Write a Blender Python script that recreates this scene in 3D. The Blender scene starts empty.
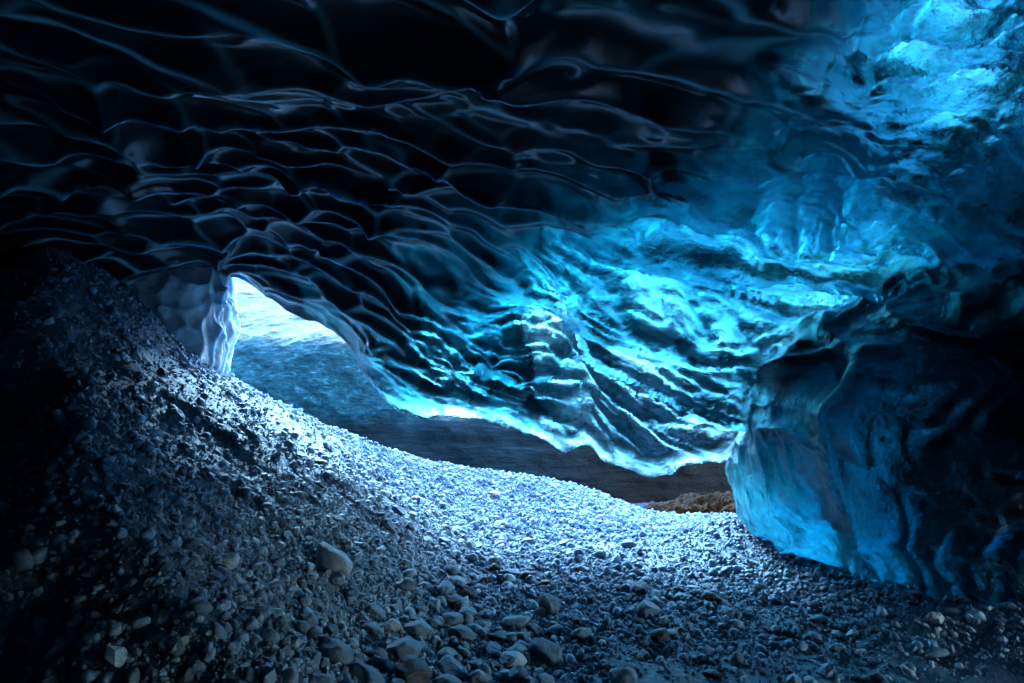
import bpy, math
import numpy as np
from mathutils import Vector

rng = np.random.default_rng(7)
sc = bpy.context.scene
C = sc.collection
R = math.radians

# ------------------------------------------------------------------ camera
F = 569.0
PITCH = math.atan(58.5 / F)
CAM = np.array([0.0, 0.0, 1.3])
cam = bpy.data.cameras.new("camera")
cam.lens = 20.0
cam.sensor_width = 36.0
cam.clip_start = 0.05
cam.clip_end = 3000
co = bpy.data.objects.new("camera", cam)
C.objects.link(co)
co.location = CAM
co.rotation_euler = (R(90) + PITCH, 0, 0)
sc.camera = co


def ray(px, py):
    a, b = (px - 512) / F, -(py - 341.5) / F
    return np.array([a, math.cos(PITCH) - b * math.sin(PITCH), math.sin(PITCH) + b * math.cos(PITCH)])


def at(px, py, Y):
    d = ray(px, py)
    return CAM + d * (Y / d[1])


# ------------------------------------------------------------------ noise
def _hash(*ints, seed=0):
    h = np.full(ints[0].shape, seed * 374761393 + 1013904223, dtype=np.uint64)
    for k, i in enumerate(ints):
        h = (h ^ (i.astype(np.int64).astype(np.uint64) * np.uint64(0x9E3779B97F4A7C15 + 2 * k * 0x1234567))) * np.uint64(0xBF58476D1CE4E5B9)
        h ^= h >> np.uint64(29)
    h *= np.uint64(0x94D049BB133111EB)
    h ^= h >> np.uint64(32)
    return (h & np.uint64(0xFFFFFF)).astype(np.float64) / float(0xFFFFFF)


def vnoise(*p, seed=0):
    """value noise in 2-D or 3-D, result in -1..1"""
    fl = [np.floor(c) for c in p]
    fr = [c - f for c, f in zip(p, fl)]
    fr = [f * f * f * (f * (f * 6 - 15) + 10) for f in fr]
    out = 0
    n = len(p)
    for corner in range(2 ** n):
        w = 1.0
        idx = []
        for k in range(n):
            bit = (corner >> k) & 1
            idx.append(fl[k] + bit)
            w = w * (fr[k] if bit else 1 - fr[k])
        out = out + w * _hash(*idx, seed=seed)
    return out * 2 - 1


def fbm(*p, seed=0, octaves=4, gain=0.5):
    a, s, t = 1.0, 0.0, 0.0
    for o in range(octaves):
        s = s + a * vnoise(*[c * (2.03 ** o) + 17.3 * o for c in p], seed=seed + o)
        t += a
        a *= gain
    return s / t


def cells(u, v, seed=0, jitter=0.85):
    """F1, F2 and a random value of the nearest cell"""
    iu, iv = np.floor(u), np.floor(v)
    f1 = np.full(u.shape, 9.0)
    f2 = np.full(u.shape, 9.0)
    rv = np.zeros(u.shape)
    for du in (-1, 0, 1):
        for dv in (-1, 0, 1):
            a, b = iu + du, iv + dv
            cx = a + 0.5 + jitter * (_hash(a, b, seed=seed) - 0.5)
            cy = b + 0.5 + jitter * (_hash(a, b, seed=seed + 51) - 0.5)
            d = np.hypot(u - cx, v - cy)
            r = _hash(a, b, seed=seed + 99)
            closer = d < f1
            f2 = np.where(closer, f1, np.minimum(f2, d))
            rv = np.where(closer, r, rv)
            f1 = np.where(closer, d, f1)
    return f1, f2, rv


def sstep(a, b, x):
    t = np.clip((x - a) / (b - a), 0, 1)
    return t * t * (3 - 2 * t)


def gauss(x, y, cx, cy, sx, sy):
    return np.exp(-((x - cx) / sx) ** 2 - ((y - cy) / sy) ** 2)


def tps(pts, vals, x, y, lam=0.02):
    P = np.asarray(pts, float)
    n = len(P)
    d2 = ((P[:, None] - P[None]) ** 2).sum(-1)
    K = 0.5 * d2 * np.log(d2 + 1e-9) + lam * np.eye(n)
    A = np.zeros((n + 3, n + 3))
    A[:n, :n] = K
    A[:n, n] = 1
    A[:n, n + 1:] = P
    A[n:, :n] = A[:n, n:].T
    w = np.linalg.solve(A, np.concatenate([vals, [0, 0, 0]]))
    out = w[n] + w[n + 1] * x + w[n + 2] * y
    for k in range(n):
        q = (x - P[k, 0]) ** 2 + (y - P[k, 1]) ** 2
        out = out + w[k] * 0.5 * q * np.log(q + 1e-9)
    return out


# ------------------------------------------------------------------ mesh helpers
def mesh_from(name, verts, faces, mat, smooth=True):
    verts = np.ascontiguousarray(verts, np.float32)
    faces = np.ascontiguousarray(faces, np.int32)
    k = faces.shape[1]
    m = bpy.data.meshes.new(name)
    m.vertices.add(len(verts))
    m.vertices.foreach_set("co", verts.ravel())
    m.loops.add(faces.size)
    m.loops.foreach_set("vertex_index", faces.ravel())
    m.polygons.add(len(faces))
    m.polygons.foreach_set("loop_start", np.arange(0, faces.size, k, dtype=np.int32))
    m.polygons.foreach_set("use_smooth", np.full(len(faces), smooth))
    m.update(calc_edges=True)
    m.validate()
    m.materials.append(mat)
    return m


def link(name, mesh, label=None, cat=None, kind=None, group=None, parent=None):
    o = bpy.data.objects.new(name, mesh)
    C.objects.link(o)
    if label: o["label"] = label
    if cat: o["category"] = cat
    if kind: o["kind"] = kind
    if group: o["group"] = group
    if parent: o.parent = parent
    return o


def grid_faces(n, m, flip=False):
    """quads of an n x m vertex grid (index i*m+j)"""
    i, j = np.meshgrid(np.arange(n - 1), np.arange(m - 1), indexing="ij")
    a = (i * m + j).ravel()
    q = np.stack([a, a + m, a + m + 1, a + 1], 1)
    return q[:, ::-1] if flip else q


def grid_normals(P):
    du = np.gradient(P, axis=0)
    dv = np.gradient(P, axis=1)
    n = np.cross(du, dv)
    return n / (np.linalg.norm(n, axis=-1, keepdims=True) + 1e-12)


# ------------------------------------------------------------------ materials
class NT:
    def __init__(s, name):
        s.m = bpy.data.materials.new(name)
        s.m.use_nodes = True
        s.t = s.m.node_tree
        s.t.nodes.clear()
        s.out = s.t.nodes.new("ShaderNodeOutputMaterial")
        s.geo = s.t.nodes.new("ShaderNodeNewGeometry")

    def n(s, typ, ins=None, **kw):
        nd = s.t.nodes.new(typ)
        for k, v in kw.items():
            setattr(nd, k, v)
        for k, v in (ins or {}).items():
            sock = nd.inputs[k]
            if isinstance(v, bpy.types.NodeSocket):
                s.t.links.new(v, sock)
            else:
                sock.default_value = v
        return nd

    def l(s, a, b):
        s.t.links.new(a, b)

    def pos(s, scale=(1, 1, 1), rot=(0, 0, 0)):
        return s.n("ShaderNodeMapping", {"Vector": s.geo.outputs["Position"], "Scale": scale, "Rotation": rot}).outputs[0]

    def noise(s, vec, scale, detail=4, rough=0.55, dist=0.0, out=0):
        return s.n("ShaderNodeTexNoise", {"Vector": vec, "Scale": scale, "Detail": detail, "Roughness": rough, "Distortion": dist}).outputs[out]

    def ramp(s, fac, stops):
        r = s.n("ShaderNodeValToRGB", {"Fac": fac})
        els = r.color_ramp.elements
        while len(els) < len(stops):
            els.new(0.5)
        for e, (p, c) in zip(els, stops):
            e.position = p
            e.color = (*c, 1) if len(c) == 3 else c
        return r.outputs[0]

    def math(s, op, a, b=0.0, clamp=False):
        return s.n("ShaderNodeMath", {0: a, 1: b}, operation=op, use_clamp=clamp).outputs[0]

    def mix(s, fac, a, b):
        nd = s.t.nodes.new("ShaderNodeMix")
        nd.data_type = "RGBA"
        for sock, v in ((nd.inputs[0], fac), (nd.inputs[6], a), (nd.inputs[7], b)):
            if isinstance(v, bpy.types.NodeSocket):
                s.t.links.new(v, sock)
            else:
                sock.default_value = v
        return nd.outputs[2]

    def bump(s, h, strength, dist, normal=None):
        ins = {"Height": h, "Strength": strength, "Distance": dist}
        if normal is not None:
            ins["Normal"] = normal
        return s.n("ShaderNodeBump", ins).outputs[0]


def g3(v):
    return (v, v, v)


def ice_material(name, density, sss, bump_d, dirt, stretch=(1, 1, 1), rough=0.02, absorb=(0.15, 0.7, 0.745), attr=None,
                 tint=(0.10, 0.42, 0.60), radius=(0.06, 0.22, 0.36), scale=0.5, coat=0.6):
    t = NT(name)
    p = t.pos(stretch)
    h1 = t.noise(p, 4.5, 4, 0.55, 0.8)
    h2 = t.noise(p, 17.0, 4, 0.65, 1.6)
    h = t.math("ADD", h1, t.math("MULTIPLY", h2, 0.38))
    veil = t.ramp(t.noise(p, 2.3, 7, 0.66, 1.5), [(0.42, g3(0.35)), (0.72, g3(1))])
    fac = t.math("MULTIPLY", veil, sss, True)
    if attr:      # the scalloped ice is smooth and milky, the folded ice clear and crinkled
        fa = t.n("ShaderNodeAttribute", attribute_name=attr).outputs["Fac"]
        h = t.math("MULTIPLY", h, t.math("ADD", t.math("MULTIPLY", fa, 0.9), 0.1))
        fac = t.math("ADD", t.math("MULTIPLY", fac, fa), t.math("MULTIPLY", t.math("SUBTRACT", 1.0, fa), 0.88), True)
    nrm = t.bump(h, 1.0, bump_d)
    if attr:
        rough = t.math("ADD", t.math("MULTIPLY", t.math("SUBTRACT", 1.0, fa), 0.28), rough)
    glass = t.n("ShaderNodeBsdfGlass", {"Color": (1, 1, 1, 1), "Roughness": rough, "IOR": 1.31, "Normal": nrm}).outputs[0]
    mtint = (*tint, 1)
    if attr:      # pale crests and darkened bowls paint bright rim light into the ice tint
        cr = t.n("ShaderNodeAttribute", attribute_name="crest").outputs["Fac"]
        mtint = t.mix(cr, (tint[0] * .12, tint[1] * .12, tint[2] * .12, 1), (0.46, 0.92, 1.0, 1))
    milk = t.n("ShaderNodeBsdfPrincipled", {"Base Color": mtint, "Subsurface Weight": 1.0, "Subsurface Radius": radius, "Subsurface Scale": scale, "Coat Weight": coat, "Coat Roughness": 0.02, "Coat IOR": 1.4,
                                            "Roughness": 0.04, "IOR": 1.33, "Normal": nrm}).outputs[0]
    s1 = t.n("ShaderNodeMixShader", {0: fac, 1: glass, 2: milk}).outputs[0]
    # black silt frozen into the ice
    dm = t.ramp(t.noise(t.pos((0.8, 1.4, 2.2), (0.0, 0.5, 0.3)), 2.6, 11, 0.76, 1.4), [(0.50, g3(0)), (0.60, g3(1))])
    vein = t.ramp(t.math("ABSOLUTE", t.math("SUBTRACT", t.noise(t.pos((0.9, 1.3, 2.0), (0.2, 0.4, 0.0)), 5.5, 6, 0.65, 2.2), 0.5)), [(0.0, g3(0.9)), (0.035, g3(0))])
    dm = t.math("MAXIMUM", dm, vein)
    dm = t.math("MULTIPLY", dm, dirt)
    if attr:
        dm = t.math("MULTIPLY", dm, t.math("ADD", t.math("MULTIPLY", fa, 0.92), 0.08))
    silt = t.n("ShaderNodeBsdfPrincipled", {"Base Color": (0.012, 0.013, 0.014, 1), "Roughness": 0.05, "IOR": 1.31, "Normal": nrm}).outputs[0]
    s2 = t.n("ShaderNodeMixShader", {0: dm, 1: s1, 2: silt}).outputs[0]
    t.l(s2, t.out.inputs["Surface"])
    va = t.n("ShaderNodeVolumeAbsorption", {"Color": (*absorb, 1), "Density": density}).outputs[0]
    t.l(va, t.out.inputs["Volume"])
    return t.m


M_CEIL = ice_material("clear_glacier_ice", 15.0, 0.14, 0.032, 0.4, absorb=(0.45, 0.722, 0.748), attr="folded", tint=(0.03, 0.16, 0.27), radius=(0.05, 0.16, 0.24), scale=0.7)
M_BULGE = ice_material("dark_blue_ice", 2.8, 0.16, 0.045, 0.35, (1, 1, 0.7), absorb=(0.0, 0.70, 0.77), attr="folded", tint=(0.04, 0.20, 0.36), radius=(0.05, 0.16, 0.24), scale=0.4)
M_PILLAR = ice_material("cloudy_ice", 2.0, 2.2, 0.02, 0.12, tint=(0.40, 0.50, 0.56), radius=(0.1, 0.2, 0.3), scale=0.25, coat=0.0)


def gravel_material(name, lo, hi, bump=0.01, island=False, spec=0.4):
    t = NT(name)
    p = t.geo.outputs["Position"]
    if island:
        rv = t.geo.outputs["Random Per Island"]
        base = t.ramp(rv, [(0.0, lo), (0.55, tuple(a * .6 + b * .4 for a, b in zip(lo, hi))), (0.93, hi), (1.0, tuple(min(.5, c * 1.7) for c in hi))])
    else:
        base = t.ramp(t.noise(p, 9.0, 8, 0.75), [(0.3, lo), (0.7, hi)])
    spk = t.ramp(t.noise(p, 130.0, 3, 0.6), [(0.35, g3(0.65)), (0.65, g3(1.2))])
    col = t.n("ShaderNodeMix", {0: 1.0}, data_type="RGBA", blend_type="MULTIPLY")
    t.l(base, col.inputs[6]); t.l(spk, col.inputs[7])
    h = t.math("ADD", t.noise(p, 60.0, 5, 0.7), t.math("MULTIPLY", t.noise(p, 260.0, 2, 0.6), 0.4))
    nrm = t.bump(h, 0.9, bump)
    b = t.n("ShaderNodeBsdfPrincipled", {"Base Color": col.outputs[2], "Roughness": 0.55, "Normal": nrm, "Specular IOR Level": spec}).outputs[0]
    t.l(b, t.out.inputs["Surface"])
    return t.m


M_GROUND = gravel_material("gravelly_silt", (0.058, 0.098, 0.135), (0.115, 0.19, 0.25), 0.02)
M_PEBBLE = gravel_material("gravel_pebbles", (0.068, 0.115, 0.16), (0.21, 0.345, 0.45), 0.004, True)
M_STONE = gravel_material("basalt_stone", (0.058, 0.10, 0.135), (0.115, 0.19, 0.25), 0.006)
M_STONE_D = gravel_material("black_basalt", (0.016, 0.020, 0.025), (0.035, 0.044, 0.05), 0.006)
M_STONE_L = gravel_material("pale_stone", (0.20, 0.25, 0.29), (0.33, 0.40, 0.44), 0.006)
M_STONE_R = gravel_material("pale_rosy_stone", (0.38, 0.31, 0.27), (0.5, 0.42, 0.38), 0.006)
M_EARTH = gravel_material("brown_earth", (0.012, 0.0035, 0.0002), (0.075, 0.024, 0.002), 0.08, spec=0.05)


def far_wall_material():
    t = NT("far_glacier_ice")
    p = t.geo.outputs["Position"]
    sep = t.n("ShaderNodeSeparateXYZ", {0: p})
    x, z = sep.outputs[0], sep.outputs[2]
    wob = t.math("MULTIPLY", t.math("SUBTRACT", t.noise(p, 0.6, 5, 0.6), 0.5), 1.3)
    zz = t.math("ADD", z, wob)
    # layered old ice low down, clear ice above, white firn on top
    lay = t.noise(t.pos((0.5, 0.5, 6.0), (0.0, 0.06, 0.0)), 1.8, 9, 0.72, 0.5)
    low = t.ramp(lay, [(0.3, (0.006, 0.012, 0.014)), (0.55, (0.012, 0.024, 0.028)), (0.66, (0.022, 0.048, 0.056)), (0.72, (0.14, 0.22, 0.25))])
    brown = t.ramp(lay, [(0.3, (0.007, 0.0055, 0.004)), (0.6, (0.016, 0.012, 0.009)), (0.78, (0.045, 0.034, 0.024))])
    xx = t.math("ADD", x, t.math("MULTIPLY", wob, 1.5))
    low = t.mix(t.ramp(t.math("MULTIPLY", t.math("ADD", xx, -0.3), 0.4), [(0.0, g3(0)), (1.0, g3(1))]), low, brown)
    mid = t.ramp(t.noise(t.pos((1.0, 1.0, 2.2)), 3.0, 8, 0.7, 1.2), [(0.3, (0.012, 0.035, 0.042)), (0.52, (0.014, 0.07, 0.082)), (0.64, (0.04, 0.14, 0.16)), (0.72, (0.35, 0.48, 0.52))])  # palest flecks paint sky light caught on small ledges
    top = t.ramp(t.noise(t.pos((1, 1, 2.5)), 1.6, 7, 0.6, 0.8), [(0.3, (0.008, 0.024, 0.032)), (0.50, (0.022, 0.040, 0.047)), (0.62, (0.05, 0.066, 0.073))])
    c = t.mix(t.ramp(t.math("MULTIPLY", zz, 0.4), [(0.26, g3(0)), (0.44, g3(1))]), low, mid)
    c = t.mix(t.n("ShaderNodeAttribute", attribute_name="snow").outputs["Fac"], c, top)
    h = t.math("ADD", t.noise(p, 3.0, 6, 0.65), t.math("MULTIPLY", lay, 0.6))
    nrm = t.bump(t.math("ADD", h, t.math("MULTIPLY", t.noise(t.pos((1, 1, 1.8)), 14.0, 5, 0.7), 0.5)), 1.0, 0.10)
    b = t.n("ShaderNodeBsdfPrincipled", {"Base Color": c, "Roughness": 0.6, "Normal": nrm, "Specular IOR Level": 0.06}).outputs[0]
    t.l(b, t.out.inputs["Surface"])
    return t.m


M_LIGHT_BLOCK = gravel_material("light_blocking_cover", (0.03, 0.03, 0.032), (0.07, 0.072, 0.075), 0.02)  # added dark cover for unseen ice faces, stops daylight passing through
M_WALL = far_wall_material()


# ------------------------------------------------------------------ ground
def ground_z(x, y, detail=True):
    toe = -0.30 - 0.09 * (np.clip(y, -2, 9) - 2.6)
    q = toe - x
    w = 0.25
    bank = 0.60 * w * np.logaddexp(0, q / w)
    bank = np.where(bank > 3.4, 3.4 + 0.2 * (bank - 3.4), bank)
    back = sstep(7.6, 12.5, y)
    bank = bank + 0.50 * sstep(-3.4, -5.0, x) * sstep(8.0, 6.5, y)
    bank = bank * (1 - 0.95 * back)
    floor = -0.12 + 0.02 * np.clip(3.0 - y, -4, 3)
    floor = floor + 0.38 * gauss(x, y, -0.6, 9.0, 1.7, 1.1) - 0.35 * sstep(0.8, 2.6, x) * sstep(6.8, 8.6, y)
    floor = floor - 0.07 * gauss(x, y, 0.9, 6.5, 1.1, 0.5)
    floor = floor + 0.26 * gauss(x, y, 2.25, 6.0, 0.55, 0.7)
    floor = floor + 0.10 * gauss(x, y, 3.2, 3.8, 1.2, 0.6)
    floor = floor - 0.55 * sstep(9.2, 11.5, y)
    z = bank + floor
    onbank = np.clip(bank / 0.5, 0, 1)
    z = z + 0.10 * fbm(x * 0.9, y * 0.9, seed=3, octaves=4) * (0.35 + 0.9 * onbank)
    # slumped ledges running down the bank
    led = fbm(x * 0.55 + y * 0.9, y * 0.35 - x * 0.25, seed=8, octaves=3)
    z = z + 0.05 * onbank * (sstep(-0.12, 0.2, led) - 0.5)
    spur = 1.15 - (x + y) + 0.30 * fbm(x * 1.2, y * 1.2, seed=9, octaves=3)
    z = z - 0.72 * sstep(0.0, 1.0, spur) * onbank
    if detail:
        z = z + (0.03 + 0.03 * onbank) * fbm(x * 5, y * 5, seed=5, octaves=5, gain=0.65)
    return z


def spaced(segs):
    out = []
    for a, b, h in segs:
        n = max(1, int(round((b - a) / h)))
        out.append(np.linspace(a, b, n, endpoint=False))
    out.append([segs[-1][1]])
    return np.concatenate(out)


gx = spaced([(-400, -60, 60), (-60, -12, 4), (-12, -6.2, 0.25), (-6.2, 3.8, 0.018), (3.8, 12, 0.25), (12, 60, 4), (60, 400, 60)])
gy = spaced([(-400, -60, 60), (-60, -8, 4), (-8, 0.6, 0.2), (0.6, 10.2, 0.018), (10.2, 16, 0.2), (16, 60, 4), (60, 400, 60)])
GX, GY = np.meshgrid(gx, gy, indexing="ij")
GZ = ground_z(GX, GY)
V = np.stack([GX, GY, GZ], -1).reshape(-1, 3)
link("ground", mesh_from("ground", V, grid_faces(len(gx), len(gy)), M_GROUND), kind="structure")


def hit_ground(px, py, tmax=14.0):
    d = ray(px, py)
    t = np.arange(1.0, tmax, 0.01) / d[1]
    P = CAM + t[:, None] * d
    below = P[:, 2] < ground_z(P[:, 0], P[:, 1], False)
    k = np.argmax(below) if below.any() else len(t) - 1
    return P[k]


# ------------------------------------------------------------------ ice ceiling
LIP = [(-40, 300, 7.3), (120, 320, 7.5), (200, 318, 7.6), (214, 284, 7.6), (224, 276, 7.6), (250, 284, 7.55), (300, 312, 7.5), (350, 342, 7.5),
       (385, 396, 7.4), (420, 412, 7.3), (470, 416, 7.1), (530, 428, 6.8), (570, 443, 6.5), (610, 462, 6.2), (640, 472, 5.95),
       (680, 466, 5.85), (735, 455, 5.8), (800, 420, 5.7), (900, 380, 5.6)]
lipw = np.array([at(*q) for q in LIP])
lipw = lipw[np.argsort(lipw[:, 0])]


def lip_y(x):
    return np.interp(x, lipw[:, 0], lipw[:, 1])


CP = [(300, 200, 5.6), (300, 0, 3.1), (512, 0, 3.0), (512, 200, 4.75), (512, 300, 5.7), (420, 300, 6.3), (400, 200, 5.2), (420, 370, 6.9),
      (330, 270, 6.7), (600, 380, 6.1), (650, 300, 5.2), (650, 400, 5.6), (700, 200, 4.4), (750, 300, 4.9), (760, 400, 5.4), (800, 200, 4.3),
      (1000, 150, 3.5), (1000, 0, 2.8), (850, 100, 3.6), (700, 60, 3.3), (100, 100, 4.2), (0, 0, 3.1), (0, 150, 4.7), (100, 200, 5.6),
      (0, 235, 5.9), (110, 275, 6.7), (200, 240, 6.6), (850, 290, 4.9), (560, 100, 3.8), (960, 240, 4.2), (200, 60, 3.6)]
cpw = np.array([at(*q) for q in CP])
pts = list(map(tuple, cpw[:, :2]))
vals = list(cpw[:, 2])
keep_lip = [q for q in LIP]
for q in keep_lip:
    w = at(*q)
    pts.append((w[0], w[1])); vals.append(w[2])
for (x, y, z) in [(0, 0.6, 3.25), (-3, 0.6, 3.5), (3, 0.6, 3.1), (0, -2, 3.2), (-3, -2, 3.3), (3, -2, 2.6), (0, -5, 1.2), (-4, -5, 1.4), (4, -5, .8),
                  (-6, 2, 3.3), (-6, 5, 2.9), (-8.5, 1, 2.0), (-8.5, 5, 1.8), (-8.5, -4, 1.0), (5.5, 3, 1.6), (5.5, 0, 1.6), (5.8, -4, 0.2),
                  (4.6, 4.2, 1.9), (-9, 8, 1.5), (0, -7, -.5), (-4, -7, -.5), (4, -7, -.5), (6.5, 5.6, 0.8)]:
    pts.append((x, y)); vals.append(z)
pts, vals = np.array(pts), np.array(vals)

cxs = spaced([(-9, -5.6, 0.06), (-5.6, 3.6, 0.0155), (3.6, 6.5, 0.05)])
sv = spaced([(0, 0.52, 0.012), (0.52, 1.0, 0.00105)])
NX, NV = len(cxs), len(sv)
X2 = np.repeat(cxs[:, None], NV, 1)
lipj = 0.06 * fbm(cxs * 2.2, np.zeros_like(cxs), seed=31, octaves=3)
Y2 = -7 + (lip_y(X2) + lipj[:, None] + 7) * sv[None]
ZB = tps(pts, vals, X2, Y2, 0.01)
ZB = np.clip(ZB, -0.6, 4.6)
BASE = np.stack([X2, Y2, ZB], -1)
NB = -grid_normals(BASE)            # pointing down, into the cave

# smooth-right factor: 0 in the scalloped left and middle, 1 in the clear folded ice to the right
S = Y2 - 0.9 * ZB
x0 = np.clip(-0.1 + (5.7 - Y2) * 1.15, -1.6, 2.1)
right = sstep(-0.45, 0.55, X2 - x0 + 0.5 * fbm(X2 * 0.9, Y2 * 0.9, seed=40, octaves=3))


def scallops(u, s, seed, su, ss, k=9.0, tilt=0.12, crest_k=20.0, want_crest=False):
    """melt scallops: rounded crests round shallow bowls, steeper on the far side"""
    wu = 0.55 * fbm(u * 0.9, s * 0.9, seed=seed + 1, octaves=3)
    ws = 0.34 * fbm(u * 1.0, s * 1.0, seed=seed + 2, octaves=3)
    a = (u + wu) / su
    b = (s + ws - 0.28 * u) / ss
    ia, ib = np.floor(a), np.floor(b)
    W2 = np.zeros(a.shape); M2 = np.zeros(a.shape); N2 = np.zeros(a.shape)
    mx = np.zeros(a.shape); my = np.zeros(a.shape); nx = np.zeros(a.shape); ny = np.zeros(a.shape)
    W = np.zeros(a.shape); DV = np.zeros(a.shape); RV = np.zeros(a.shape)
    for da in (-1, 0, 1):
        for db in (-1, 0, 1):
            i, j = ia + da, ib + db
            cx = i + 0.5 + 0.9 * (_hash(i, j, seed=seed) - 0.5)
            cy = j + 0.5 + 0.9 * (_hash(i, j, seed=seed + 51) - 0.5)
            w = np.exp(-k * ((a - cx) ** 2 + (b - cy) ** 2))
            w2 = np.exp(-crest_k * ((a - cx) ** 2 + (b - cy) ** 2))
            W2 += w2
            first = w2 > M2
            second = ~first & (w2 > N2)
            nx = np.where(first, mx, np.where(second, cx, nx)); ny = np.where(first, my, np.where(second, cy, ny))
            N2 = np.where(first, M2, np.where(second, w2, N2))
            mx = np.where(first, cx, mx); my = np.where(first, cy, my); M2 = np.where(first, w2, M2)
            W += w; DV += w * (b - cy); RV += w * _hash(i, j, seed=seed + 99)
    W = np.maximum(W, 1e-12)
    cup = np.minimum(-np.log(W) / k, 1.0)
    h = cup * (0.6 + 0.8 * RV / W) + tilt * DV / W
    if want_crest:
        across = np.abs(ny - my) / (np.abs(nx - mx) + np.abs(ny - my) + 1e-9)
        return h, sstep(0.92, 0.55, M2 / np.maximum(W2, 1e-30)) * (0.30 + 0.70 * sstep(0.3, 0.6, across))
    return h


near = sstep(4.6, 3.4, Y2 + 0.3 * fbm(X2, Y2, seed=45, octaves=2))
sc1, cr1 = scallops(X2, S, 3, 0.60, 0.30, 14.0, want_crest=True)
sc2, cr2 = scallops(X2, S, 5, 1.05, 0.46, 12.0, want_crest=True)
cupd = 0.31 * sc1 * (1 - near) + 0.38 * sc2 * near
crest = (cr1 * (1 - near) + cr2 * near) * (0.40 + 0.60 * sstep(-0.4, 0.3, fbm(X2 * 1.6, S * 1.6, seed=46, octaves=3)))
lump = 0.30 * fbm(X2 * 0.9, S * 0.8, seed=21, octaves=3) + 0.06 * fbm(X2 * 3.0, S * 2.0, seed=22, octaves=3)
wa = 0.5 * fbm(X2 * 0.8, S * 0.8, seed=27, octaves=3)
rdg = lambda f, sd: (1 - np.abs(vnoise(X2 * 0.8 * f + wa, (S - 0.22 * X2 + wa) * 2.0 * f, seed=sd))) ** 2
ra, rb, rc, rd = rdg(1.0, 24), rdg(2.1, 25), rdg(4.3, 26), rdg(8.7, 29)
fold = 0.22 * ra + 0.14 * rb + 0.07 * rc + 0.03 * rd + 0.025 * fbm(X2 * 7, S * 7, seed=28, octaves=3)
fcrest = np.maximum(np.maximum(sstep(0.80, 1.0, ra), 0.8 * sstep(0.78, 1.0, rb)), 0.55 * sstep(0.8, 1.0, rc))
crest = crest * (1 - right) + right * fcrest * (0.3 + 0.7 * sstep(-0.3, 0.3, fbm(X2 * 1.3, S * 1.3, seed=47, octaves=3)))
def soften(A, n=3):
    for _ in range(n):
        A = A.copy()
        A[1:-1] = 0.25 * A[:-2] + 0.5 * A[1:-1] + 0.25 * A[2:]
        A[:, 1:-1] = 0.25 * A[:, :-2] + 0.5 * A[:, 1:-1] + 0.25 * A[:, 2:]
    return A


cupd = soften(cupd, 1)
crest = soften(crest, 1)
edge = 1 - 0.55 * sstep(0.965, 1.0, sv)[None]
disp = ((1 - right) * cupd + right * (0.2 * cupd + fold) + (0.25 + 0.75 * right) * lump * 0.55) * edge
BOT = BASE + NB * disp[..., None]

# thickness of the glacier above the cave: thin towards the lip on the right, and in two windows at upper right
lipd = lip_y(X2) - Y2
thin = 1.00 * gauss(X2, Y2, 1.45, 6.2, 1.2, 0.66) + 1.1 * gauss(X2, Y2, 2.22, 3.75, 0.42, 0.38) + 1.1 * gauss(X2, Y2, 2.62, 3.15, 0.36, 0.36) + 1.0 * gauss(X2, Y2, 3.0, 3.65, 0.4, 0.36) \
    + 0.8 * np.exp(-(lipd / 0.55) ** 2) * sstep(-2.2, -0.9, X2)
upr = np.minimum(1, 1.35 * gauss(X2, Y2, 3.1, 3.55, 1.25, 0.85))
thin = np.maximum(thin, upr * (0.56 + 1.8 * fbm(X2 * 1.5 + 0.4 * Y2, Y2 * 1.7, seed=67, octaves=5, gain=0.6)))
thin = thin + 0.35 * fbm(X2 * 1.9, Y2 * 1.9, seed=61, octaves=5) * sstep(0.1, 0.5, thin)
thin = np.clip(thin, 0, 1)
TH = 0.23 + 0.06 * upr + (3.2 - 2.4 * sstep(1.2, 2.1, X2)) * (1 - thin) ** 1.5
TH = TH * (1 + 0.35 * fbm(X2 * 2.2, Y2 * 2.2, seed=62, octaves=4)) + 0.10 * fbm(X2 * 7, Y2 * 7, seed=63, octaves=4, gain=0.6)
TH = np.maximum(TH, 0.10)
TOP = BASE.copy()
TOP[..., 2] += TH
# rounded lip between the underside's last row and the top's last row
NR = 7
ring = []
a0, b0 = BOT[:, -1], TOP[:, -1]
for k in range(1, NR):
    f = k / NR
    ang = math.pi * f
    mid = a0 * (1 + math.cos(ang)) / 2 + b0 * (1 - math.cos(ang)) / 2
    mid = mid + np.array([0, 1.0, 0]) * (np.linalg.norm(b0 - a0, axis=1) * 0.42 * math.sin(ang))[:, None].clip(0, 0.35)
    ring.append(mid)
ALL = np.concatenate([BOT, np.stack(ring, 1), TOP[:, ::-1]], 1)
NA = ALL.shape[1]
fac = grid_faces(NX, NA, flip=True)
extra = [np.stack([np.arange(NX - 1) * NA, np.arange(NX - 1) * NA + NA - 1, (np.arange(NX - 1) + 1) * NA + NA - 1, (np.arange(NX - 1) + 1) * NA], 1)]
for i, fl in ((0, False), (NX - 1, True)):
    j = np.arange((NA - 1) // 2)
    q = np.stack([i * NA + j, i * NA + j + 1, i * NA + NA - 2 - j, i * NA + NA - 1 - j], 1)
    q = q[[len(set(r)) == 4 for r in q.tolist()]]
    extra.append(q[:, ::-1] if fl else q)
fac = np.concatenate([fac] + extra)
me = mesh_from("ice_ceiling", ALL.reshape(-1, 3), fac, M_CEIL)
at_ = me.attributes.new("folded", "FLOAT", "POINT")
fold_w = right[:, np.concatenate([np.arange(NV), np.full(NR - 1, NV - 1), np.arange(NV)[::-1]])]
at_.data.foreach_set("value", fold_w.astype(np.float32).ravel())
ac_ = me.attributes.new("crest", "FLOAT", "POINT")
ac_.data.foreach_set("value", crest[:, np.concatenate([np.arange(NV), np.full(NR - 1, NV - 1), np.arange(NV)[::-1]])].astype(np.float32).ravel())
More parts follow.
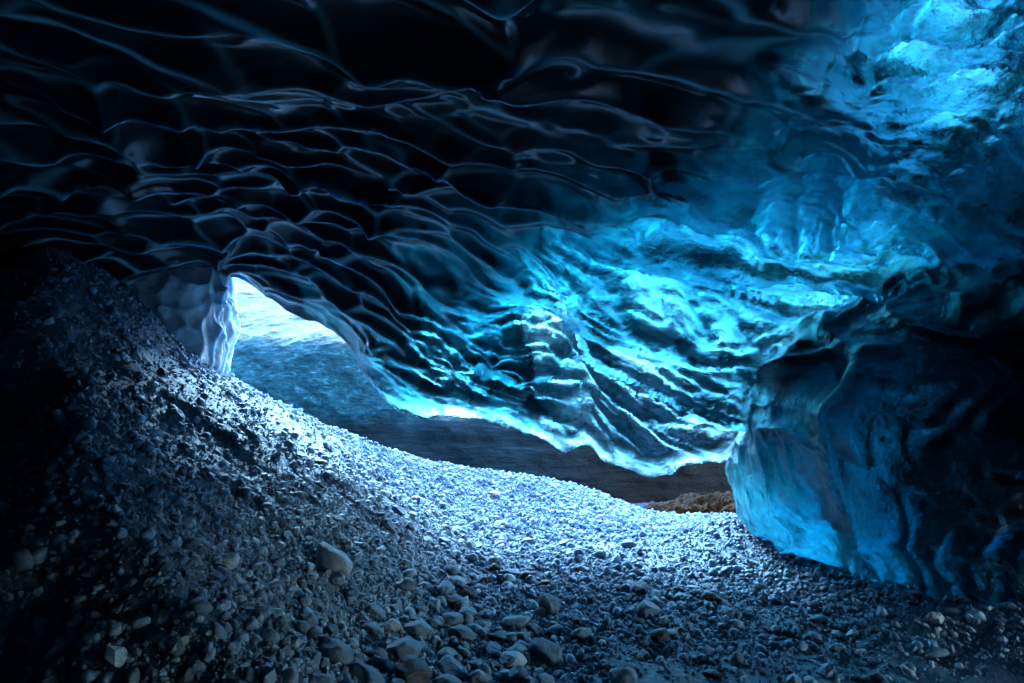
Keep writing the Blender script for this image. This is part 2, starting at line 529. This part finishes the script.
# added opaque cover on the unseen outer face blocks daylight except in ragged windows
me.materials.append(M_LIGHT_BLOCK)
jj = np.concatenate([np.full(NV, -1), np.full(NR - 1, NV - 1), np.arange(NV)[::-1]])
outer = (jj >= 0)
jc = np.clip(jj, 0, NV - 1)
ax, ay = X2[:, jc], Y2[:, jc]
an = fbm(ax * 1.4, ay * 1.4, seed=64, octaves=3) * 0.7 + fbm(ax * 6.0 + ay, ay * 4.0 - ax, seed=65, octaves=5, gain=0.7) * 1.1
blocked = (thin[:, jc] + 0.20 * an < 0.26) & outer[None] & (ax + 0.5 * an < 1.35)
ring_col = (jj == NV - 1)
blocked[:, ring_col] = (X2[:, -1] < -2.8)[:, None]
blocked_f = blocked.ravel()[fac].mean(1) > 0.5
me.polygons.foreach_set("material_index", blocked_f.astype(np.int32))
me.update()
link("ice_ceiling", me, "scalloped dark blue ice ceiling arching over the gravel floor, glowing brightest above its lip", "ice ceiling")

# ------------------------------------------------------------------ right bulge, pillar
def blob(name, centre, axes, nu, nv, disp_fn, mat, warp=None, power=1.0):
    th = np.linspace(0, 2 * math.pi, nu, endpoint=False)
    ph = np.linspace(0.02, math.pi - 0.02, nv)
    T, P = np.meshgrid(th, ph, indexing="ij")
    D = np.stack([np.sin(P) * np.cos(T), np.sin(P) * np.sin(T), np.cos(P)], -1)
    r = 1.0 / (np.sum(np.abs(D) ** (2 * power), -1)) ** (1 / (2 * power))
    D2 = D * r[..., None]
    Pt = D2 * np.array(axes)
    if warp is not None:
        Pt = warp(Pt)
    Pt = Pt + np.array(centre)
    n = D / np.array(axes)
    n /= np.linalg.norm(n, axis=-1, keepdims=True)
    Pt = Pt + n * disp_fn(Pt, n)[..., None]
    i, j = np.meshgrid(np.arange(nu), np.arange(nv - 1), indexing="ij")
    a = (i * nv + j).ravel(); b = (((i + 1) % nu) * nv + j).ravel()
    q = np.stack([a, a + 1, b + 1, b], 1)
    V = Pt.reshape(-1, 3)
    top = Pt[:, 0].mean(0); bot = Pt[:, -1].mean(0)
    V = np.concatenate([V, [top, bot]])
    nn = len(V)
    ii = np.arange(0, nu, 2)
    nxt = (ii + 1) % nu; nx2 = (ii + 2) % nu
    cap1 = np.stack([np.full(len(ii), nn - 2), ii * nv, nxt * nv, nx2 * nv], 1)
    cap2 = np.stack([np.full(len(ii), nn - 1), nx2 * nv + nv - 1, nxt * nv + nv - 1, ii * nv + nv - 1], 1)
    return mesh_from(name, V, np.concatenate([q, cap1, cap2]), mat)


bulge_crest = None


def bulge_disp(P, n):
    global bulge_crest
    x, y, z = P[..., 0], P[..., 1], P[..., 2]
    w = 0.4 * fbm(x * 0.9, y * 0.9, z * 0.9, seed=76, octaves=3)
    u, v = (x - y) * 0.7 + w, z * 1.05 + 0.35 * (x + y) + w
    d = 0.34 * fbm(x * 0.7, y * 0.7, z * 0.7, seed=70, octaves=3)
    r1 = (1 - np.abs(vnoise(u * 1.3, v * 0.9, seed=71))) ** 2
    r2 = (1 - np.abs(vnoise(u * 2.7 + 0.5 * v, v * 1.9, seed=73))) ** 2
    r3 = (1 - np.abs(vnoise(u * 6 + v, v * 4.2, seed=74))) ** 2
    d = d + 0.13 * r1 + 0.08 * r2 + 0.04 * r3 + 0.03 * fbm(x * 5, y * 5, z * 4, seed=72, octaves=4)
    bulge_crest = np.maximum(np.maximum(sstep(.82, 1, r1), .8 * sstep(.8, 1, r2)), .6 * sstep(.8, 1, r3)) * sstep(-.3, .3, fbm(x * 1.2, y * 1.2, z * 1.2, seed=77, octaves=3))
    return d


def bulge_warp(P):
    P = P.copy()
    up_ = sstep(-1.8, 0.3, P[..., 0]) * (P[..., 2] > 0)
    P[..., 2] *= 1 + 0.22 * up_
    return P


bc = at(1095, 445, 5.0)
me = blob("ice_bulge", bc, (3.0, 1.9, 1.52), 760, 480, bulge_disp, M_BULGE, bulge_warp, 1.1)
nb = len(me.vertices)
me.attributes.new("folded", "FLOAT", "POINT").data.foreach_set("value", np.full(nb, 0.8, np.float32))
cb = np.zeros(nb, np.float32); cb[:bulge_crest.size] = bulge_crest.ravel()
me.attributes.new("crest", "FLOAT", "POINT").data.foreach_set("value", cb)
me.materials.append(M_LIGHT_BLOCK)  # added cover on the hidden back keeps daylight out of the bulge
cen = np.empty(len(me.polygons) * 3, np.float32); me.polygons.foreach_get("center", cen); cen = cen.reshape(-1, 3)
nz = fbm(cen[:, 0] * 2.5, cen[:, 1] * 2.5, cen[:, 2] * 2.5, seed=75, octaves=5, gain=0.65)
back = cen[:, 1] - bc[1] - 0.1 + 0.25 * (cen[:, 2] - bc[2])
me.polygons.foreach_set("material_index", ((back > 0.4) & (cen[:, 0] + 2.5 * nz > 4.5)).astype(np.int32))
link("ice_bulge", me, "huge rounded bulge of dark glassy blue ice resting on gravel on the right side", "ice bulge")


def pillar_disp(P, n):
    x, y, z = P[..., 0], P[..., 1], P[..., 2]
    ang = np.arctan2(n[..., 1], n[..., 0])
    return 0.15 * scallops(ang * 0.9 + 0.45 * z, z * 0.8, 80, 0.22, 0.20, 13.0) + 0.03 * fbm(x * 5, y * 5, z * 5, seed=82, octaves=4) + 0.14 * fbm(x * 1.4, y * 1.4, z * 1.4, seed=81, octaves=3)


pc = at(165, 325, 7.35)
me = blob("ice_pillar", pc, (0.80, 0.55, 1.0), 300, 220, pillar_disp, M_PILLAR, None, 1.15)
link("ice_pillar", me, "pale fluted ice pillar standing on the gravel bank at the left edge of the opening", "ice pillar")

# ------------------------------------------------------------------ far wall
wx = np.linspace(-16, 14, 900)
wz = np.concatenate([np.linspace(-2, 4.8, 420), np.linspace(4.9, 9.0, 40)])
WX, WZ = np.meshgrid(wx, wz, indexing="ij")
WY = 13.5 + 0.02 * (WX + 3) ** 2 * np.where(WX < -3, -0.6, 0.35)
ZT = 1.0 + 1.75 * sstep(-1.2, -4.4, WX) + 0.22 * fbm(WX * 0.8, WX * 0 + 3.3, seed=99, octaves=3)
WY = WY + 0.10 * WZ + 2.2 * np.logaddexp(0, (WZ - ZT) / 0.12) * 0.12
WY = WY + 0.45 * fbm(WX * 0.45, WZ * 0.5, seed=90, octaves=4)
wsc = scallops(WX, WZ, 91, 0.62, 0.24)
up = sstep(0.5, 1.0, WZ)
WY = WY - (0.07 * wsc + 0.11 * fbm(WX * 2.5, WZ * 2.9, seed=97, octaves=5, gain=0.62)) * up - 0.05 * fbm(WX * 2.0, WZ * 4.0, seed=98, octaves=5, gain=0.6) * (1 - up)
lay = vnoise(WZ * 7 + 0.4 * WX, WX * 0.1, seed=94)
WY = WY - 0.02 * lay * (1 - up)
FR = np.stack([WX, WY, WZ], -1)
BK = FR.copy(); BK[..., 1] = 40.0
n1, n2 = len(wx), len(wz)
V = np.concatenate([FR.reshape(-1, 3), BK.reshape(-1, 3)])
f = grid_faces(n1, n2)
o = n1 * n2
def strip(a):
    return np.stack([a[:-1], a[1:], a[1:] + o, a[:-1] + o], 1)
idx = np.arange(o).reshape(n1, n2)
fac = np.concatenate([f, f[:, ::-1] + o, strip(idx[:, 0])[:, ::-1], strip(idx[:, -1]), strip(idx[0]), strip(idx[-1])[:, ::-1]])
wm = mesh_from("ice_wall", V, fac, M_WALL)
sn = sstep(-0.10, 0.22, WZ - ZT + 0.35 * fbm(WX * 1.2, WZ * 1.5, seed=89, octaves=4))
wm.attributes.new("snow", "FLOAT", "POINT").data.foreach_set("value", np.concatenate([sn.ravel(), sn.ravel()]).astype(np.float32))
link("ice_wall", wm,
     "tall teal and dark layered glacier ice wall rising beyond the opening, snowy white on top", "ice wall")

# brown earth bank seen through the gap beside the bulge
def earth_disp(P, n):
    x, y, z = P[..., 0], P[..., 1], P[..., 2]
    return 0.26 * fbm(x * 2.2, y * 2.2, z * 2.8, seed=95, octaves=6, gain=0.68)
ec = at(745, 526, 10.9)
link("earth_bank", blob("earth_bank", ec, (2.0, 0.8, 0.55), 260, 120, earth_disp, M_EARTH),
     "rough golden brown earth bank seen in the gap beside the big ice bulge", "earth bank")

# ------------------------------------------------------------------ stones
def ico(sub):
    import bmesh
    bm = bmesh.new()
    bmesh.ops.create_icosphere(bm, subdivisions=sub, radius=1.0)
    v = np.array([w.co[:] for w in bm.verts])
    f = np.array([[w.index for w in q.verts] for q in bm.faces])
    bm.free()
    return v, f


def stone_shape(v, seed, angular=0.5):
    r = np.random.default_rng(seed)
    s = np.array([1.0, r.uniform(.65, .95), r.uniform(.45, .75)])
    p = v.copy()
    # knock flat facets off a sphere, then soften with noise
    for k in range(9):
        d = r.normal(size=3); d /= np.linalg.norm(d)
        lim = r.uniform(.62, .92)
        h = p @ d
        p = p - np.maximum(h - lim, 0)[:, None] * d * angular * 1.6
    n = fbm(v[:, 0] * 1.6 + seed, v[:, 1] * 1.6, v[:, 2] * 1.6, seed=seed, octaves=3)
    p = p * (1 + 0.16 * n)[:, None]
    return p * s


v4, f4 = ico(4)
v2, f2_ = ico(2)
v1, f1_ = ico(1)
MATS = {"g": M_STONE, "d": M_STONE_D, "l": M_STONE_L, "r": M_STONE_R}
variants = {}
for mk, mm in MATS.items():
    for k in range(8):
        variants[mk, k] = mesh_from("stone", stone_shape(v4, 200 + k, 0.35 + 0.07 * k), f4, mm)

placed = []


def ground_normal(x, y):
    e = 0.05
    gx_ = (ground_z(x + e, y, False) - ground_z(x - e, y, False)) / (2 * e)
    gy_ = (ground_z(x, y + e, False) - ground_z(x, y - e, False)) / (2 * e)
    return Vector((-gx_, -gy_, 1)).normalized()


def put_stone(x, y, r, kind, var, yaw, scale=(1, 1, 1), sink=0.25, label=None, group=None, name="stone", tilt=0.0):
    o = bpy.data.objects.new(name, variants[kind, var])
    C.objects.link(o)
    z = float(ground_z(np.array(x), np.array(y)))
    o.location = (x, y, z + r * scale[2] * (0.6 - sink))
    q = Vector((0, 0, 1)).rotation_difference(ground_normal(x, y))
    from mathutils import Quaternion
    q = q @ Quaternion((0, 0, 1), yaw) @ Quaternion((0, 1, 0), tilt)
    o.rotation_mode = "QUATERNION"
    o.rotation_quaternion = q
    o.scale = (r * scale[0], r * scale[1], r * scale[2])
    o["label"] = label
    o["category"] = "stone"
    if group: o["group"] = group
    placed.append((x, y, r))
    return o


# (pixel x, y of the foot, half-width in pixels, material, variant, yaw, scale, label)
NAMED = [
    (332, 568, 25, "l", 2, -0.6, (1, .8, .8), "large smooth flat pale grey boulder tilted on the gravel bank slope"),
    (452, 625, 13, "g", 1, 0.5, (1, .7, .7), "egg shaped dark grey cobble leaning on a rounder one at the foot of the bank"),
    (462, 641, 15, "g", 5, 0.2, (1, .9, .9), "wide round grey cobble just below the egg shaped cobble at the bank foot"),
    (419, 637, 16, "g", 3, 0.9, (1, .9, .9), "big domed grey cobble to the left of the egg shaped cobble"),
    (549, 614, 12, "g", 4, 0.3, (.85, .85, 1.5), "upright chunky grey stone standing in the middle of the gravel floor"),
    (648, 618, 13, "g", 6, 1.0, (1, .9, 1.2), "chunky dark stone right of centre with small pebbles gathered at its left"),
    (661, 644, 10, "d", 0, 0.2, (1, .95, 1.25), "round black stone alone on the bare dark silt in front"),
    (646, 583, 10, "g", 7, 0.4, (1, .8, .6), "flat topped grey slab on the gravel below the pale silt hollow"),
    (556, 634, 9, "g", 0, 0.7, (1, .9, .9), "small round pale topped cobble in front of the upright chunky stone"),
    (500, 643, 14, "d", 3, 0.1, (1, .7, .6), "flat charcoal cobble among the crowded cobbles at bottom centre"),
    (515, 628, 15, "g", 2, 0.3, (1, .8, .7), "broad grey cobble touching the upright chunky stone on its left"),
    (448, 662, 13, "g", 6, 1.3, (1, .9, .9), "blocky grey cobble low in the cobble heap below the domed cobble"),
    (512, 668, 14, "l", 1, 0.3, (1, .9, .9), "smooth pale cobble at the bottom edge among the crowded cobbles"),
    (495, 496, 6, "r", 5, 0.3, (1, .8, .7), "pale rosy stone at the foot of the bright gravel mound"),
    (501, 528, 8, "g", 1, 0.3, (1, .8, .9), "rounded bluish stone directly below the pale rosy stone"),
    (574, 511, 6, "l", 4, 0.2, (1, .7, .6), "flat pale stone lying on the bright gravel mound"),
    (250, 434, 5, "d", 2, 0.4, (1, .9, .9), "small dark boulder perched near the sandy crest of the bank"),
    (282, 634, 11, "g", 4, 0.9, (.8, .6, 1.1), "wedge shaped grey stone poking out low on the bank"),
    (156, 622, 14, "g", 1, 0.4, (1, .9, .9), "rounded cobble half buried in the dark lower left bank"),
    (179, 655, 11, "l", 6, 1.2, (1, .5, .9), "thin pale slab standing on edge in the dark lower left bank"),
    (55, 660, 12, "l", 2, 0.5, (1, .8, .9), "pale cobble in the darkest corner at the lower left"),
    (853, 634, 9, "l", 3, 0.6, (1, .6, .6), "oval pale pebble on the edge of the gravel below the ice bulge"),
    (938, 657, 16, "g", 7, 0.0, (1, .5, .5), "long low flat grey stone on the silt at lower right"),
    (936, 625, 10, "l", 4, 0.2, (.8, .7, 1.0), "pale upright stone under the right end of the ice bulge"),
    (693, 590, 8, "l", 5, 0.2, (1, .7, .4), "thin pale slab on the gravel beneath the grooved gravel mound"),
    (712, 676, 10, "d", 5, 0.2, (1, .8, .6), "flat black stone at the bottom edge right of centre"),
    (304, 496, 6, "l", 0, 0.9, (1, .5, .5), "narrow pale stone lying downslope above the large flat boulder"),
    (320, 488, 6, "d", 6, 0.9, (1, .9, .9), "small dark stone on the bank above the large flat boulder"),
]
for (px, py, hw, mk, k, yaw, s, lab) in NAMED:
    P = hit_ground(px, py)
    r = hw * P[1] / F
    put_stone(P[0], P[1], r, mk, k, yaw, s, 0.2, lab)

GENERIC = "small rounded grey cobble lying among the gravel of the cave floor"
n_gen, tries = 0, 0
while n_gen < 268 and tries < 60000:
    tries += 1
    x, y = rng.uniform(-4.6, 3.2), rng.uniform(1.9, 7.2)
    if abs(x) > y * 0.92 or y < 2.3 + 0.0 * x: continue
    toe = -0.30 - 0.09 * (y - 2.6)
    w = 0.10 + 1.0 * math.exp(-((x - toe - 0.05) / 0.55) ** 2) * (1 if y < 5.5 else .4) + 0.22 * math.exp(-((y - 4.1) / .5) ** 2) * (x > 0)
    if x < toe - .8: w *= 1.3
    if x > 0.3 and y < 3.2: w *= 0.15
    if rng.random() > w: continue
    r = float(np.clip(rng.lognormal(math.log(.042), .38), .022, .085))
    if abs(x - toe - .1) < .55 and y < 4.0: r = min(r * 1.35, .10)
    if math.exp(-((x - toe) / 0.5) ** 2) > .4: r *= 1.15
    if r / y < 0.0075: continue
    if x > 1.7 and y > 5.4 - (x - 1.7) * 1.1: continue
    if any((x - a) ** 2 + (y - b) ** 2 < (0.8 * (r + c)) ** 2 for a, b, c in placed): continue
    put_stone(x, y, r, "g" if rng.random() < .86 else ("d" if rng.random() < .6 else "l"), int(rng.integers(8)), rng.uniform(0, 6.28),
              (1, rng.uniform(.75, 1), rng.uniform(.75, 1.1)), rng.uniform(.1, .4), GENERIC, "cobbles scattered over the gravel", tilt=rng.uniform(-.3, .3))
    n_gen += 1

# the gravel itself: too many pebbles to count, one object
def gravel(n, lod_v, lod_f, near_, far_, rmed, seed, rmin_px):
    r_ = np.random.default_rng(seed)
    shapes = [stone_shape(lod_v, 300 + k, 0.8) for k in range(14)]
    VS, FS = [], []
    base = 0
    x = r_.uniform(-6.2, 3.6, n * 12); y = r_.uniform(near_, far_, n * 12)
    d = np.hypot(x, y)
    toe = -0.30 - 0.09 * (y - 2.6)
    dens = np.clip(((near_ + .8) / d) ** 1.4, 0, 1)
    bankw = sstep(0.3, 1.2, toe - x)
    dens = dens * (1 - .6 * bankw * sstep(-.3, .2, fbm(x * 1.1 + y * .8, y * .7 - x * .6, seed=56, octaves=3)))
    sand = gauss(x, y, -2.75, 7.0, .5, 1.0) + .9 * gauss(x, y, 1.0, 6.3, .8, .35) + .8 * gauss(x - .45 * (6.3 - y), y, .75, 5.3, .35, 1.2) + 1.0 * sstep(0.1, 0.7, x) * sstep(3.7, 3.0, y)
    dens = dens * (1 - .85 * np.clip(sand, 0, 1)) * (0.55 + 0.45 * sstep(-.3, .3, fbm(x * 1.3, y * 1.3, seed=55, octaves=3)))
    ok = (r_.random(n * 12) < dens) & (np.abs(x) < y * 1.05 + .8)
    x, y = x[ok][:n], y[ok][:n]
    n = len(x)
    rad = np.clip(r_.lognormal(math.log(rmed), .6, n), .004, .06)
    rad = np.maximum(rad, rmin_px * y / F)
    z = ground_z(x, y)
    for k in range(14):
        sel = np.arange(k, n, 14)
        sh = shapes[k]
        m = len(sel)
        qa = r_.normal(size=(m, 4)); qa /= np.linalg.norm(qa, axis=1, keepdims=True)
        w, a, b, c = qa.T
        Rm = np.stack([np.stack([1 - 2 * (b * b + c * c), 2 * (a * b - c * w), 2 * (a * c + b * w)], -1),
                       np.stack([2 * (a * b + c * w), 1 - 2 * (a * a + c * c), 2 * (b * c - a * w)], -1),
                       np.stack([2 * (a * c - b * w), 2 * (b * c + a * w), 1 - 2 * (a * a + b * b)], -1)], 1)
        P = np.einsum("mij,vj->mvi", Rm, sh) * rad[sel][:, None, None]
        P += np.stack([x[sel], y[sel], z[sel] + rad[sel] * .25], -1)[:, None]
        VS.append(P.reshape(-1, 3))
        FS.append((lod_f[None] + (base + np.arange(m) * len(sh))[:, None, None]).reshape(-1, 3))
        base += m * len(sh)
    return np.concatenate(VS), np.concatenate(FS)


va, fa = gravel(16000, v2, f2_, 1.2, 6.0, .013, 1, 1.0)
vb, fb = gravel(90000, v1, f1_, 1.4, 10.2, .009, 2, 1.1)
vc, fc = gravel(14000, v1, f1_, 6.3, 10.0, .022, 3, 1.6)
gm = mesh_from("gravel", np.concatenate([va, vb, vc]), np.concatenate([fa, fb + len(va), fc + len(va) + len(vb)]), M_PEBBLE)
gm.polygons.foreach_set("use_smooth", np.arange(len(gm.polygons)) < len(fa))
link("gravel", gm, kind="stuff")

# ------------------------------------------------------------------ light
SUN_EL, SUN_AZ = R(37), R(-14)      # azimuth clockwise from +Y
wd = bpy.data.worlds.new("World")
sc.world = wd
wd.use_nodes = True
nt = wd.node_tree
sky = nt.nodes.new("ShaderNodeTexSky")
sky.sky_type = "NISHITA"
sky.sun_disc = False
sky.sun_elevation = SUN_EL
sky.sun_rotation = SUN_AZ
sky.air_density = 1.0
sky.dust_density = 0.0
sky.ozone_density = 5.0
bg = nt.nodes["Background"]
bg.inputs["Strength"].default_value = 0.15
nt.links.new(sky.outputs[0], bg.inputs[0])
sl = bpy.data.lights.new("sun", "SUN")
sl.energy = 1.0
sl.angle = R(32)
sl.color = (0.38, 0.73, 1.0)
so = bpy.data.objects.new("sun", sl)
C.objects.link(so)
d = Vector((math.sin(SUN_AZ) * math.cos(SUN_EL), math.cos(SUN_AZ) * math.cos(SUN_EL), math.sin(SUN_EL)))
so.rotation_euler = d.to_track_quat("Z", "Y").to_euler()
so.location = (0, 0, 30)

# ------------------------------------------------------------------ render settings
sc.render.engine = "CYCLES"
cy = sc.cycles
cy.max_bounces = 16
cy.transmission_bounces = 16
cy.glossy_bounces = 8
cy.diffuse_bounces = 5
cy.volume_bounces = 0
cy.sample_clamp_indirect = 6.0
cy.caustics_refractive = True
cy.caustics_reflective = True
cy.blur_glossy = 0.3
cy.use_denoising = True
vs = sc.view_settings
vs.view_transform = "Standard"
vs.look = "None"
vs.exposure = 4.75
vs.gamma = 1.0
# the camera was balanced for warm light, so daylight comes out blue
vs.use_white_balance = False
vs.white_balance_temperature = 3600
vs.white_balance_tint = 10
